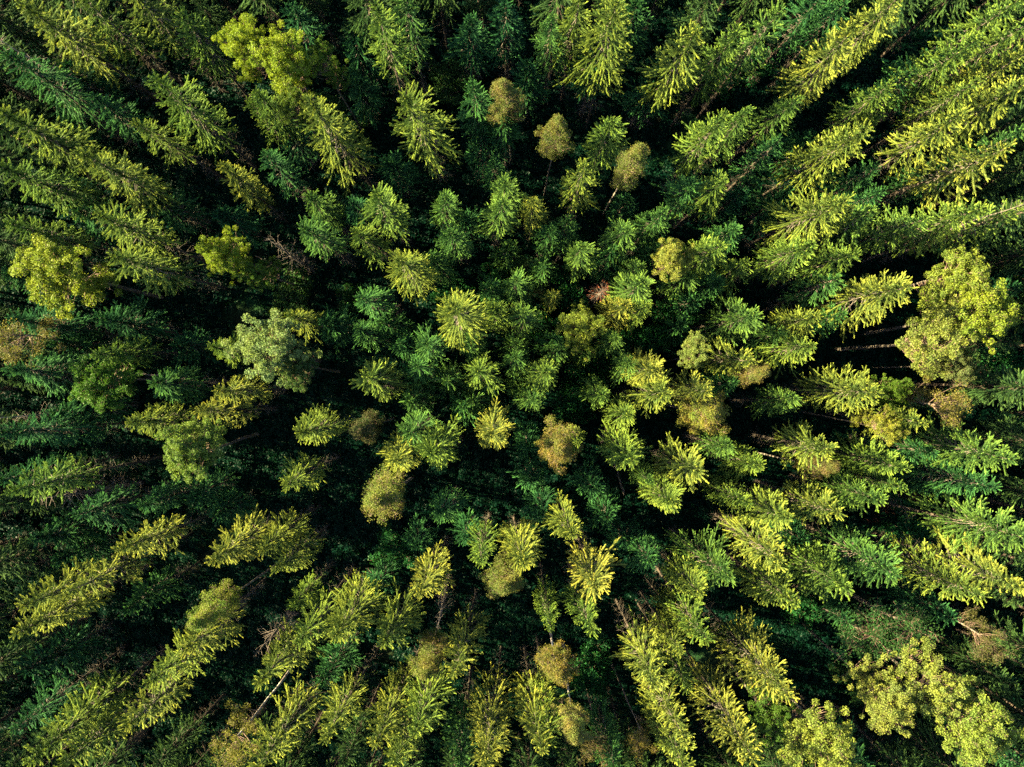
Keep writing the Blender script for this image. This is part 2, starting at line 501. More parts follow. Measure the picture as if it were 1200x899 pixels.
BTW = [make_broadleaf(20, 2.0, 66, leaf=0.11, clumps=46, leaves=90, clump_r=0.55, lobes=7, barkm=M_DEADBARK),
       make_broadleaf(20, 2.0, 67, leaf=0.10, clumps=40, leaves=110, clump_r=0.5, lobes=6, barkm=M_BIRCH, trunk_r=0.13)]
SHR = [make_broadleaf(5, 1.9, 71, leaf=0.17, lobes=6, clumps=42, leaves=130, clump_r=0.5, shrub=True, trunk_r=0.06, zsq=0.7),
       make_broadleaf(5, 1.9, 72, leaf=0.17, lobes=8, clumps=50, leaves=120, clump_r=0.45, shrub=True, trunk_r=0.06, zsq=0.7)]

# ------------------------------------------------------------------ terrain
def ground_z(x, y):
    x = np.asarray(x, float); y = np.asarray(y, float)
    return 0.35 * np.sin(x * 0.11 + 1.3) * np.cos(y * 0.13) + 0.2 * np.sin(x * 0.31 + y * 0.23)

def build_ground():
    n = 150
    u = np.linspace(-1, 1, n)
    ax = np.sign(u) * (np.abs(u) * 60 + np.abs(u) ** 6 * 1500)
    X, Y = np.meshgrid(ax, ax, indexing='ij')
    fade = np.exp(-(np.maximum(np.abs(X), np.abs(Y)) / 140) ** 4)
    Z = ground_z(X, Y) * fade
    v = np.stack([X, Y, Z], axis=2).reshape(-1, 3)
    i, j = np.meshgrid(np.arange(n - 1), np.arange(n - 1), indexing='ij')
    a = (i * n + j).ravel()
    loops = np.stack([a, a + n, a + n + 1, a + 1], axis=1).ravel()
    me = mesh_from('ground', v, 4, loops, M_GROUND)
    me.polygons.foreach_set('use_smooth', np.ones(len(me.polygons), dtype=bool))
    o = bpy.data.objects.new('ground', me); o['kind'] = 'structure'; C.objects.link(o)
build_ground()

def at(px, py, z):
    d = (H_CAM - z) / F_PX
    return (px - 600.0) * d, (449.5 - py) * d

def build_track(name, pix, w):
    pts = [at(px, py, 0.3) for px, py in pix]
    V, loops = [], []
    P = []
    for i in range(len(pts) - 1):
        for k in range(12):
            t = k / 12
            P.append((pts[i][0] * (1 - t) + pts[i + 1][0] * t, pts[i][1] * (1 - t) + pts[i + 1][1] * t))
    P = np.array(P); d = unit(np.gradient(P, axis=0)); nrm = np.stack([-d[:, 1], d[:, 0]], axis=1)
    m = 6
    for i, (p, q) in enumerate(zip(P, nrm)):
        ww = w * (1 + 0.25 * math.sin(i * 0.9) + 0.15 * math.sin(i * 2.1))
        for k in range(m + 1):
            e = p + q * ww * (k / m - 0.5)
            V.append((e[0], e[1], float(ground_z(e[0], e[1])) + 0.03))
    for i in range(len(P) - 1):
        for k in range(m):
            a = i * (m + 1) + k
            loops += [a, a + m + 1, a + m + 2, a + 1]
    o = bpy.data.objects.new(name, mesh_from(name, np.array(V), 4, loops, M_SOIL))
    o['kind'] = 'structure'; C.objects.link(o)
build_track('path', [(1010, 596), (1075, 590), (1130, 575), (1190, 560), (1290, 600)], 2.6)

# ------------------------------------------------------------------ placing
ALL = []          # (x, y, r) of the trees standing so far, for spacing the fillers
def new_tree(kind, proto, x, y, h, r, color, rot=None, trunk_name='trunk', crown_name='crown'):
    me_w, me_n, ph, pr = proto
    root = bpy.data.objects.new(kind, None)
    root.empty_display_size = 0.5
    root.location = (x, y, float(ground_z(x, y)) - 0.05)
    root.rotation_euler = (random.uniform(-0.03, 0.03), random.uniform(-0.03, 0.03), rot if rot is not None else random.uniform(0, 6.28))
    root.scale = (r / pr, r / pr, h / ph)
    C.objects.link(root)
    w = bpy.data.objects.new(trunk_name, me_w); w.parent = root; C.objects.link(w)
    if me_n is not None:
        c = bpy.data.objects.new(crown_name, me_n); c.parent = root; c.color = (*color, 1); C.objects.link(c)
    ALL.append((x, y, r))
    return root

def tag(o, label, cat, group=None):
    o['label'] = label; o['category'] = cat
    if group: o['group'] = group

def spruce_color(tone):
    # pigment from bluish dark green to fresh yellow green
    stops = [(0, (0.0045, 0.030, 0.019)), (1, (0.009, 0.044, 0.020)), (2, (0.022, 0.059, 0.017)), (2.8, (0.039, 0.070, 0.022))]
    t = max(0, min(2.8, tone + random.uniform(-0.2, 0.2)))
    for (a, ca), (b, cb) in zip(stops, stops[1:]):
        if t <= b:
            k = (t - a) / (b - a)
            return tuple(ca[i] * (1 - k) + cb[i] * k for i in range(3))
    return stops[-1][1]

# --- landmark trees: (name, proto, px, py, h, r(m), colour, label, category, trunk name)
YG = (0.150, 0.225, 0.024); G = (0.060, 0.125, 0.022); DG = (0.030, 0.085, 0.030); EM = (0.020, 0.105, 0.038)
PALE = (0.120, 0.190, 0.075); OL = (0.11, 0.115, 0.03); BR = (0.120, 0.115, 0.036); RUST = (0.040, 0.024, 0.024); ORG = (0.11, 0.095, 0.03)
LM = [
 ('maple_tree', BL[0], 272, 48, 22, 1.9, YG, 'bright yellow-green broadleaf tree, smaller of the pair near the top edge', 'the smaller yellow-green tree'),
 ('maple_tree', BL[1], 336, 62, 23, 2.3, YG, 'bright yellow-green broadleaf tree, larger of the pair near the top edge', 'the larger yellow-green tree'),
 ('aspen_tree', BL[2], 378, 76, 20, 1.5, G, 'green twiggy broadleaf tree touching the large yellow-green tree', None),
 ('birch_tree', BIR[0], 599, 95, 23, 1.4, BR, 'orange-brown oval birch, topmost of the three small-leaved birches', 'the orange-brown birch'),
 ('birch_tree', BIR[1], 651, 148, 23, 1.35, OL, 'olive birch with bare brown lower twigs, middle of the three upper birches', 'the middle olive birch'),
 ('birch_tree', BIR[2], 744, 182, 23, 1.5, OL, 'olive birch with brown twigs, lowest of the three upper birches', 'the lowest olive birch'),
 ('aspen_tree', BL[0], 66, 318, 22, 3.0, (0.15, 0.21, 0.025), 'broad light green leafy tree standing close to the edge among dark spruces', 'the broad light green tree'),
 ('maple_tree', BL[1], 266, 300, 20, 1.8, YG, 'yellow-green leafy tree beside pinkish bare branches', 'the yellow tree by bare branches'),
 ('maple_tree', BL[2], 304, 312, 18, 1.5, G, 'green leafy tree under the pinkish bare branches', None),
 ('willow_tree', BL[1], 312, 416, 21, 2.8, PALE, 'pale silvery green willow, the greyest broad crown of the forest', 'the silvery willow'),
 ('aspen_tree', BL[2], 345, 432, 19, 1.8, (0.05, 0.10, 0.035), 'mid green leafy tree in the shade of the silvery willow', None),
 ('aspen_tree', BL[1], 121, 443, 19, 2.4, (0.05, 0.13, 0.02), 'rounded fresh green leafy tree between dark spruces', 'the rounded green tree'),
 ('aspen_tree', BL[0], 216, 525, 21, 2.5, (0.10, 0.175, 0.04), 'rounded light green leafy tree with yellowish rim', 'the yellow-rimmed round tree'),
 ('birch_tree', BTW[0], 18, 395, 21, 2.2, OL, 'olive-brown twiggy tree with thin leaves at the picture edge', 'the olive-brown twiggy tree'),
 ('maple_tree', BL[0], 786, 304, 21, 1.7, (0.18, 0.215, 0.05), 'light yellow leafy tree with a dense oval crown', 'the light yellow leafy tree'),
 ('maple_tree', BL[1], 683, 383, 17, 2.0, (0.14, 0.20, 0.035), 'yellow-green leafy tree with an open crown beside emerald bushes', 'the open yellow-green tree'),
 ('shrub', SHR[0], 757, 400, 12, 2.0, EM, 'emerald green low bush, one of two beside the light yellow spruce', None),
 ('shrub', SHR[1], 788, 386, 12, 2.2, EM, 'emerald green bush, wider of the two in the shaded gap', 'the emerald bush'),
 ('willow_tree', BL[2], 820, 419, 20, 1.5, (0.14, 0.20, 0.06), 'small pale grey-green leafy tree between yellow-green spruces', 'the small pale grey-green tree'),
 ('birch_tree', BIR[1], 837, 482, 21, 2.2, (0.15, 0.14, 0.03), 'golden brown birch with a dense clipped looking crown', 'the golden brown birch'),
 ('birch_tree', BIR[0], 900, 441, 21, 1.2, (0.14, 0.12, 0.035), 'small golden birch beside a brown-hearted spruce', 'the small golden birch'),
 ('birch_tree', BIR[1], 657, 526, 21, 1.9, (0.14, 0.115, 0.03), 'yellow-brown birch with a small pale spruce at its shoulder', 'the yellow-brown birch'),
 ('birch_tree', BIR[2], 450, 592, 21, 2.0, (0.125, 0.13, 0.03), 'round yellow-brown birch with reddish twigs in the crown', 'the round reddish birch'),
 ('birch_tree', BIR[0], 591, 694, 21, 1.7, OL, 'round olive birch below the bright yellow spruces', 'the round olive birch'),
 ('birch_tree', BIR[1], 497, 777, 22, 1.5, (0.12, 0.12, 0.03), 'olive-yellow birch under a reddish twiggy top', 'the olive-yellow birch'),
 ('birch_tree', BIR[3], 649, 790, 23, 1.5, (0.15, 0.12, 0.03), 'tall yellow-brown birch with pale branching trunk', 'the tall yellow-brown birch'),
 ('birch_tree', BIR[3], 683, 868, 24, 1.3, (0.17, 0.16, 0.05), 'pale cream birch with a white trunk near the bottom edge', 'the white-trunked birch'),
 ('birch_tree', BIR[0], 225, 738, 24, 1.5, (0.13, 0.155, 0.03), 'long olive birch with a brown twiggy end in the lower forest', 'the long olive birch'),
 ('aspen_tree', BTW[1], 278, 862, 22, 2.0, (0.13, 0.14, 0.03), 'thin-leaved aspen with a bare white forked trunk', 'the forked white aspen'),
 ('birch_tree', BIR[2], 967, 553, 20, 1.2, ORG, 'small orange-brown birch half hidden between spruces', 'the small orange-brown birch'),
 ('maple_tree', BL[0], 1128, 322, 22, 2.5, (0.15, 0.21, 0.04), 'light green leafy tree, uppermost of the big broadleaf cluster', None),
 ('maple_tree', BL[1], 1148, 372, 23, 2.7, (0.15, 0.215, 0.03), 'tall green-yellow leafy tree on the outer side of the big broadleaf cluster', 'the tallest broadleaf cluster'),
 ('maple_tree', BL[2], 1096, 398, 22, 3.0, (0.15, 0.195, 0.05), 'olive-yellow leafy tree, lowest of the big broadleaf cluster', None),
 ('willow_tree', BL[1], 1144, 425, 20, 1.4, (0.10, 0.14, 0.06), 'small pale tree tucked under the big broadleaf cluster', None),
 ('birch_tree', BTW[0], 1107, 467, 21, 1.9, (0.13, 0.13, 0.035), 'golden-brown thin-leaved birch below the big broadleaf cluster', 'the golden thin-leaved birch'),
 ('maple_tree', BL[0], 1042, 492, 21, 1.4, (0.17, 0.20, 0.035), 'light yellow leafy tree between two big yellow-green spruces', None),
 ('aspen_tree', BL[1], 1052, 460, 19, 1.4, (0.07, 0.14, 0.02), 'fresh green leafy tree above a light yellow one', None),
 ('alder_tree', SHR[0], 1190, 342, 11, 2.6, DG, 'dark bluish green low tree at the picture edge', None),
 ('alder_tree', SHR[1], 1175, 440, 11, 2.6, EM, 'deep green low tree in the shade of the big broadleaf cluster', None),
 ('maple_tree', BL[0], 965, 862, 23, 2.9, (0.155, 0.21, 0.045), 'broad yellow-green leafy tree at the bottom edge', 'the broad bottom-edge leafy tree'),
 ('aspen_tree', BL[2], 906, 842, 20, 2.4, (0.05, 0.11, 0.02), 'dim green leafy tree beside the broad bottom-edge leafy tree', None),
 ('maple_tree', BL[1], 1052, 822, 23, 2.2, (0.165, 0.21, 0.055), 'yellowish leafy crown, smallest of the three at the lower corner', None),
 ('maple_tree', BL[2], 1105, 802, 23, 2.6, (0.16, 0.215, 0.055), 'big yellow-green leafy crown, middle of three at the lower corner', 'the middle corner leafy tree'),
 ('maple_tree', BL[0], 1166, 852, 24, 2.8, (0.145, 0.21, 0.045), 'biggest green leafy crown, outermost of three at the lower corner', 'the outermost corner leafy tree'),
 ('alder_tree', BTW[0], 1015, 748, 15, 3.0, DG, 'dark bluish green thin-leaved tree with pale stems', 'the dark thin-leaved tree'),
 ('alder_tree', BTW[0], 1060, 735, 15, 2.8, DG, 'dark open-crowned tree beside the corner leafy trees', None),
 ('birch_tree', BTW[0], 1160, 745, 19, 1.8, (0.07, 0.08, 0.03), 'dull brown-green tree with one golden branch', 'the brown-green tree'),
 ('alder_tree', SHR[1], 950, 722, 11, 1.9, EM, 'emerald low tree between dark spruce branches', None),
 ('aspen_tree', BL[2], 342, 120, 19, 1.7, (0.065, 0.12, 0.025), 'olive green leafy tree under the larger yellow-green tree', None),
 ('birch_tree', BIR[0], 428, 500, 18, 1.3, (0.07, 0.075, 0.03), 'dull brownish green birch behind a bright star-shaped spruce', None),
 ('shrub', BTW[0], 707, 878, 19, 1.6, (0.09, 0.09, 0.035), 'dim olive twiggy tree beside the white-trunked birch', None),
 ('birch_tree', BTW[0], 750, 872, 20, 1.3, (0.14, 0.13, 0.03), 'yellow speckled thin-leaved birch at the bottom edge', None),
 ('shrub', SHR[1], 407, 350, 4, 1.6, (0.02, 0.075, 0.02), 'small round dark green bush in the shaded clearing', 'the round dark bush'),
 ('shrub', SHR[0], 348, 345, 7, 2.4, (0.025, 0.07, 0.025), 'dark green bush in the gap beside the round bush', None),
 ('shrub', SHR[1], 640, 382, 9, 1.8, EM, 'deep green bush under the open yellow-green tree', None),
 ('shrub', SHR[0], 668, 345, 10, 2.0, EM, 'green bush next to the rusty dead spruce', None),
 ('shrub', SHR[1], 715, 425, 10, 2.2, EM, 'green bush between the open tree and a dull round spruce', None),
 ('shrub', SHR[0], 690, 450, 10, 2.0, EM, 'green bush near the middle of the forest, beside a pale star spruce', None),
 ('shrub', SHR[1], 695, 790, 10, 2.3, EM, 'emerald bush in the dark gap beside the white-trunked birch', None),
 ('shrub', SHR[0], 675, 470, 10, 2.0, EM, 'emerald bush above the yellow-brown birch', None),
 ('shrub', SHR[1], 590, 318, 6, 1.7, EM, 'small emerald bush in the dark gap near the middle', None),
 ('shrub', SHR[0], 530, 345, 6, 1.8, EM, 'emerald bush beside the widest middle spruce', None),
 ('shrub', SHR[1], 465, 645, 6, 2.2, EM, 'dim green bush below the round reddish birch', None),
 ('shrub', SHR[0], 395, 140, 6, 2.2, DG, 'dark bush in the gap beside the larger yellow-green tree', None),
 ('shrub', SHR[1], 520, 95, 6, 2.4, DG, 'dark bush in the gap above the orange-brown birch', None),
 ('shrub', SHR[0], 1060, 620, 5, 2.6, EM, 'dark emerald bush beside the red soil path', None),
 ('shrub', SHR[1], 1010, 790, 4, 2.4, DG, 'dark bush in the clearing by the corner leafy trees', None),
 ('shrub', SHR[0], 880, 70, 7, 2.2, EM, 'deep green bush glimpsed between the upper spruces', None),
]
landmarks = []     # (px, py, phrase)
for (nm, proto, px, py, h, r, col, lab, phrase) in LM:
    x, y = at(px, py, h - 0.8 * r)
    col = tuple(c * 0.74 for c in col)
    o = new_tree(nm, proto, x, y, h, r, col, trunk_name='stem' if nm == 'shrub' else 'trunk')
    tag(o, lab, {'shrub': 'bush'}.get(nm, nm.split('_')[0]), {'shrub': 'bushes in the gaps', 'birch_tree': 'birches among the spruces'}.get(nm, 'broadleaf trees among the spruces'))
    if phrase: landmarks.append((px, py, phrase))
# rusty dead spruce and the bare ones
DEADLIST = [
 ('dead_spruce', DEADS, 709, 335, 15, 1.15, RUST, 'rusty red-brown dead spruce near the middle of the forest', 'the rusty dead spruce'),
 ('dead_spruce', BARE[0], 3, 40, 23, 1.6, RUST, 'bare grey-brown dead tree at the upper corner', 'the bare corner tree'),
 ('dead_spruce', BARE[1], 1192, 243, 26, 1.0, RUST, 'pale pinkish bare tree top at the picture edge', 'the pinkish bare tree top'),
 ('dead_spruce', BARE[0], 300, 279, 19, 1.1, RUST, 'pinkish bare branches beside the yellow leafy tree', None),
 ('dead_spruce', BARE[1], 47, 598, 18, 1.5, RUST, 'bare twiggy dead tree between dark spruces', 'the bare twiggy tree'),
 ('dead_spruce', BARE[0], -12, 492, 22, 1.0, RUST, 'thin dead tree with a bare pink trunk at the edge', None),
 ('dead_spruce', BARE[1], 505, 742, 20, 0.9, RUST, 'reddish bare twig top above the olive-yellow birch', None),
 ('dead_spruce', BARE[0], 303, 762, 14, 1.4, RUST, 'brown bare branches low in the shade', None),
]
for (nm, proto, px, py, h, r, col, lab, phrase) in DEADLIST:
    x, y = at(px, py, h)
    o = new_tree(nm, proto, x, y, h, r, col)
    tag(o, lab, 'dead tree', 'dead trees')
    if phrase: landmarks.append((px, py, phrase))

# --- spruces read from the photograph: tip x, tip y, height, crown radius (to be scaled), tone
SPR = [
(35,-5,24,2.6,2),(0,68,23,2.4,1),(150,-8,22,2.4,2),(100,-6,22,2.2,1.6),(205,22,20,2.8,1.5),(110,107,18,2,.5),(178,93,25,3,1.5),
(170,143,20,1.9,1.7),(3,138,25,2.4,2),(98,184,25,2.4,2),(-5,190,24,2.4,1.5),(249,198,21,1.7,2),(299,94,21,2,1.6),(291,122,18,1.6,1.8),
(305,187,19,2,.7),(67,72,15,2,0.1),(431,16,25,2.2,1.8),(462,-5,23,2.2,1.3),(365,118,26,3.2,2.2),(488,105,26,3.3,2.3),(562,102,21,2.2,1),
(590,124,18,2,.7),(585,186,17,1.6,1),(598,206,21,2.2,1.7),(353,226,20,1.8,1.3),(432,226,23,2.4,2),(510,228,19,1.8,1.2),(412,90,12,2,0.1),
(407,35,15,2.2,0),(335,5,17,2.2,.2),(545,18,17,2.4,.1),(592,8,17,2.4,.1),(651,6,22,1.9,1),(680,-12,24,2.2,2),(727,10,26,3.4,2),
(754,-5,18,2.2,.6),(817,15,26,2.6,2.2),(858,32,23,2.3,1.8),(908,8,24,2.3,1.7),(708,140,22,2.3,1.9),(692,196,22,2.1,2.2),(842,142,23,2.2,1.9),
(886,121,21,1.9,1.6),(931,110,20,1.9,1.5),(822,214,19,2.2,1.2),(853,208,21,2,1.8),(628,228,20,1.6,2.3),(870,224,15,1.6,.2),(738,232,12,1.6,.2),
(918,166,19,2,.8),(1015,38,26,2.6,2.4),(1065,-3,25,2.4,2.2),(955,0,19,2.2,.5),(992,-3,20,2.2,.6),(1140,42,24,2.3,1.8),(1200,22,25,2.4,2.2),
(1190,-6,24,2.4,2),(1202,58,24,2.2,2.3),(1062,83,20,1.9,1.2),(1036,102,22,2,1.8),(1042,120,20,1.6,1.8),(1149,88,24,1.9,2.1),(1010,140,25,2.9,2.4),
(1130,139,25,2.3,2.2),(1204,98,25,2.5,2.4),(1167,161,25,2.6,2.4),(1198,160,22,2,1.3),(1030,193,19,2,1),(1028,226,19,2.2,.9),(984,222,25,3,2.3),
(1163,235,25,2.4,1.9),(11,250,22,1.9,1.5),(121,260,24,2.4,1.8),(130,293,24,2.3,2),(0,320,18,2.2,.4),(10,378,20,2.4,.3),(58,405,16,1.8,.6),
(102,402,20,1.8,1.6),(120,378,16,2.4,.3),(172,447,19,2.2,1),(243,413,19,1.6,1.8),(248,459,21,1.9,2.4),(10,440,20,2.4,.8),(80,240,15,2.2,.3),
(350,260,22,2.1,1.3),(408,230,17,2,.4),(428,266,19,2,1.8),(460,293,24,2.8,2.1),(430,337,20,2.1,1.2),(532,265,19,2,1.2),(575,232,21,2.1,1.5),
(527,370,25,3.3,2.4),(580,366,19,1.8,1.7),(610,335,15,1.7,.6),(614,376,16,1.9,.8),(577,330,12,1.6,.4),(492,405,16,2,.6),(487,435,14,1.8,.5),
(566,438,17,2,1),(602,428,14,1.6,.6),(333,372,19,1.6,2.2),(375,378,15,2,.5),(420,392,13,1.7,.5),(424,455,20,2.4,2),(465,405,12,1.8,0.1),
(735,255,20,2.1,1.3),(772,255,19,1.9,1.3),(690,292,17,1.7,.9),(845,286,21,2.2,2.1),(876,311,19,1.6,2),(818,318,18,2,1.4),(760,335,18,2.3,.8),
(651,338,13,1.2,1.8),(733,364,20,1.8,2.6),(756,362,17,1.5,1.5),(810,350,16,1.9,.6),(890,362,22,2.8,1.7),(862,264,17,2,1),(950,285,22,2.3,1.9),
(633,433,19,2.1,1.9),(775,433,22,2.2,2.4),(876,410,21,2.1,2.2),(830,457,22,2.2,2.5),(865,447,17,2,.8),(710,458,14,1.7,.8),(955,395,21,2.1,2.2),
(963,376,20,2,2.1),(990,253,21,2,2),(1040,248,22,2.1,1.5),(1095,245,23,2.2,1.7),(1198,250,24,2.2,1.9),(1003,297,22,2.1,2.1),(978,340,19,2.2,1.2),
(985,368,17,1.9,.9),(920,385,18,1.7,1.5),(1068,332,25,3.5,2.6),(1032,460,24,3,2.3),(-15,512,24,2.2,.3),(143,505,21,2,2),(238,487,20,1.9,2.4),
(16,571,25,2.1,1.5),(103,600,18,2.2,.3),(157,597,17,1.8,.7),(148,648,23,1.9,2.3),(236,660,24,2.2,2.3),(40,640,16,2.2,.3),(0,560,20,2,.5),
(11,712,24,2.1,2.1),(72,697,24,2,2.3),(-3,750,25,2.2,2.3),(147,708,16,1.9,1),(30,885,25,2.6,1.8),(135,855,24,2.2,2.2),(65,905,24,2.2,2),
(343,745,24,2.1,2),(385,750,25,3,2.5),(455,762,23,2.2,2.4),(543,783,23,2.2,2.4),(500,688,22,2.1,2.5),(313,805,23,2.2,2.2),(388,872,24,2,2.3),
(452,880,25,2.2,2.6),(492,873,25,2.5,2.2),(318,902,26,2.3,2.2),(582,905,27,2.8,2.6),(620,888,25,2.4,2.4),(313,672,21,1.9,2),(300,640,21,1.9,2),
(337,710,18,1.5,2),(356,508,22,2.1,2.3),(330,563,21,1.9,2.1),(449,538,22,2.2,2.5),(515,536,22,2.5,2.2),(583,510,22,2.2,2.6),(520,608,18,2,.9),
(565,652,21,1.8,1.8),(603,670,24,2.4,2.5),(480,505,17,2.2,.5),(767,469,22,2.3,2.4),(738,492,20,1.8,2.2),(677,512,21,1.3,2.3),(742,527,21,2.3,1.9),
(856,527,18,1.8,1.3),(900,552,20,1.9,1.9),(826,562,22,2.5,2.5),(765,558,17,1.4,1.6),(789,590,21,2.1,2.2),(870,588,20,1.6,2.1),(662,630,22,2,2.5),
(708,698,25,2.5,2.7),(688,735,23,2,2),(775,660,18,1.9,.8),(847,678,22,2.8,1.5),(925,657,23,2.5,2.4),(937,612,22,2.4,2.3),(929,475,19,1.8,1.5),
(980,530,22,2.4,2.4),(1101,497,22,2,2.5),(1063,545,22,2.1,1.8),(1057,573,20,1.7,1.6),(1033,592,21,2.2,1.8),(987,604,22,2.3,2.2),(1200,530,25,3,1.6),
(1160,573,22,2.9,.8),(1100,530,18,2.2,.6),(1204,645,25,3.3,1.5),(1068,675,23,3.3,1.2),(1144,693,24,2.9,2.3),(1205,700,25,2.7,2.5),(998,693,22,2.7,1.8),
(928,710,22,2.3,2.2),(998,733,15,1.8,.4),(915,810,25,3.1,2.5),(822,705,22,2,2.3),(832,744,23,2.1,2.1),(775,812,25,2.4,2.5),(803,747,20,1.4,2.4),
(797,771,21,1.6,2.2),(802,802,23,1.6,2.2),(645,733,22,1.4,2.1),(797,872,25,2,2.4),(806,903,26,2.2,2.4),(890,894,26,3.1,2.6),(640,862,24,1.9,2.2),
(465,905,25,2.2,2.2),(720,905,22,2,1),(535,900,22,2.2,1),(700,60,17,2.2,.3),(770,80,16,2,.3),(620,70,15,2.2,.1),(560,160,15,2,.4),
(60,115,13,2,.2),(180,235,14,2,.5),(330,150,13,2.2,.2),(460,190,12,2,.2),(1195,330,16,2.4,.4),(60,480,16,2.2,.3),(215,580,13,2,.3),(250,600,11,2,.3),(60,655,13,2,.2),(30,790,16,2.2,.2),(10,850,20,2.2,.4),(380,800,14,2,.3),(430,700,14,2,.3),(480,640,12,1.8,.2),(740,640,12,1.9,.2),(950,640,13,2,.3),(1120,720,14,2.2,.3),(1190,900,20,2.4,.6),(1010,905,18,2.4,.4),(260,250,11,2,.1),(200,400,11,2,.1),(1120,190,16,2.2,.6),(1100,60,16,2.2,.6),(960,160,13,2,.4),(1010,255,13,2,.4),(920,225,12,2,.3),
(205,762,23,2.2,2.1),(172,805,24,2.2,2.1),(545,250,13,1.8,.5),(505,300,13,1.8,.5),(640,308,12,1.7,.5),(595,290,11,1.6,.4),(665,270,13,1.8,.4),(720,398,14,1.6,.9),(655,415,13,1.6,.7),(745,430,14,1.8,.6),(540,478,12,1.7,.4),(480,468,12,1.8,.4),(640,600,14,1.9,.3),(720,610,14,1.9,.3),(695,570,14,1.8,.4),(625,560,13,1.8,.4),(745,305,14,1.7,.7),(800,385,16,1.7,.9),(842,338,17,1.8,.9),(455,375,12,1.7,.4),(545,640,13,1.8,.3),(620,520,13,1.7,.4),
(600,400,12,1.7,.6),(640,400,12,1.6,.5),(545,400,13,1.7,.6),(520,440,12,1.7,.5),(560,470,12,1.8,.5),(625,470,13,1.8,.6),(690,410,12,1.5,.8),(610,450,10,1.5,.6),
(780,290,13,1.8,.3),(640,270,13,1.8,.3),(720,300,12,1.8,.2),
]
KR = 0.80
spr = []
for i, (px, py, h, r, tone) in enumerate(SPR):
    if abs(px - 600) < 200 and abs(py - 390) < 130 and h < 19: h += 4; tone += 0.75  # small central tops raised, and lightened in colour to look more lit
    if px < 320 and tone > 1: tone += 0.3
    rr = r * (0.71 if h >= 17 else 0.80)
    if h < 17: fam = 's'
    elif r >= 2.75: fam = 'b'
    elif i % 9 == 4: fam = 'x'
    else: fam = 'n'
    proto = SP[fam][random.randrange(len(SP[fam]))]
    x, y = at(px, py, h)
    o = new_tree('spruce_tree', proto, x, y, h, rr, spruce_color(tone))
    spr.append([o, px, py, h, r, tone])

# --- labels of the spruces: look, then clock direction and order from a tree one can find
ORD = ['first', 'second', 'third', 'fourth', 'fifth', 'sixth', 'seventh', 'eighth', 'ninth', 'tenth', 'eleventh', 'twelfth',
       'thirteenth', 'fourteenth', 'fifteenth', 'sixteenth', 'seventeenth', 'eighteenth', 'nineteenth', 'twentieth']
HOURS = ['one', 'two', 'three', 'four', 'five', 'six', 'seven', 'eight', 'nine', 'ten', 'eleven', 'twelve']
def clock(dx, dy):
    a = math.degrees(math.atan2(dx, -dy)) % 360
    k = int(round(a / 30)) % 12
    return 12 if k == 0 else k
rank = {}
for li, (lx, ly, ph) in enumerate(landmarks):
    by = {}
    for si, s in enumerate(spr):
        by.setdefault(clock(s[1] - lx, s[2] - ly), []).append((math.hypot(s[1] - lx, s[2] - ly), si))
    for k, lst in by.items():
        lst.sort()
        for n, (d, si) in enumerate(lst): rank[(li, si)] = (k, n, d)
for si, s in enumerate(spr):
    o, px, py, h, r, tone = s
    best = min(range(len(landmarks)), key=lambda li: rank[(li, si)][2] * (1 + 0.35 * rank[(li, si)][1]))
    k, n, d = rank[(best, si)]
    size = 'broad' if r >= 2.75 else ('small' if h < 17 or r < 1.75 else ('tall' if h >= 24 else 'slender'))
    col = 'dark' if tone < 0.6 else ('green' if tone < 1.3 else ('fresh green' if tone < 1.9 else ('yellow-green' if tone < 2.45 else 'golden-green')))
    tag(o, f"{size} {col} spruce, {ORD[n]} spruce at {HOURS[k - 1]} o'clock from {landmarks[best][2]}", 'spruce', 'spruces of the forest')

# --- fallen and leaning bare stems
def log(name, p0, p1, z0, z1, r0, label):
    a = np.array([*at(*p0, z0), z0]); b = np.array([*at(*p1, z1), z1])
    n = 9
    g = np.random.default_rng(int(p0[0]))
    pts = np.array([a + (b - a) * t for t in np.linspace(0, 1, n)]) + np.concatenate([g.normal(0, 0.04, (n, 2)), np.zeros((n, 1))], axis=1)
    v, l = polyline_tube(pts, np.linspace(r0, r0 * 0.4, n), 8)
    w0, w1 = [], []
    for k in range(8):
        q = a + (b - a) * g.uniform(0.2, 0.95)
        w0.append(q); w1.append(q + g.normal(0, 0.3, 3))
    tv, tl = tubes(w0, w1, np.full(8, 0.02), np.full(8, 0.008), 4)
    v, l = join_geo([(v, l), (tv, tl)])
    o = bpy.data.objects.new(name, mesh_from(name, v, 4, l, M_DEADBARK)); C.objects.link(o)
    tag(o, label, 'log')
log('leaning_stem', (733, 583), (719, 541), 0.0, 9.0, 0.11, 'thin bare brown stem leaning in the dark gap')
log('fallen_log', (1000, 785), (965, 752), 0.3, 3.2, 0.13, 'grey bare log leaning over the dark clearing')
log('fallen_log', (155, 438), (190, 440), 0.3, 1.0, 0.14, 'grey log lying beside the rounded green tree')
log('fallen_log', (335, 318), (300, 300), 2.0, 9.0, 0.10, 'brown bare stem leaning by the yellow leafy tree')

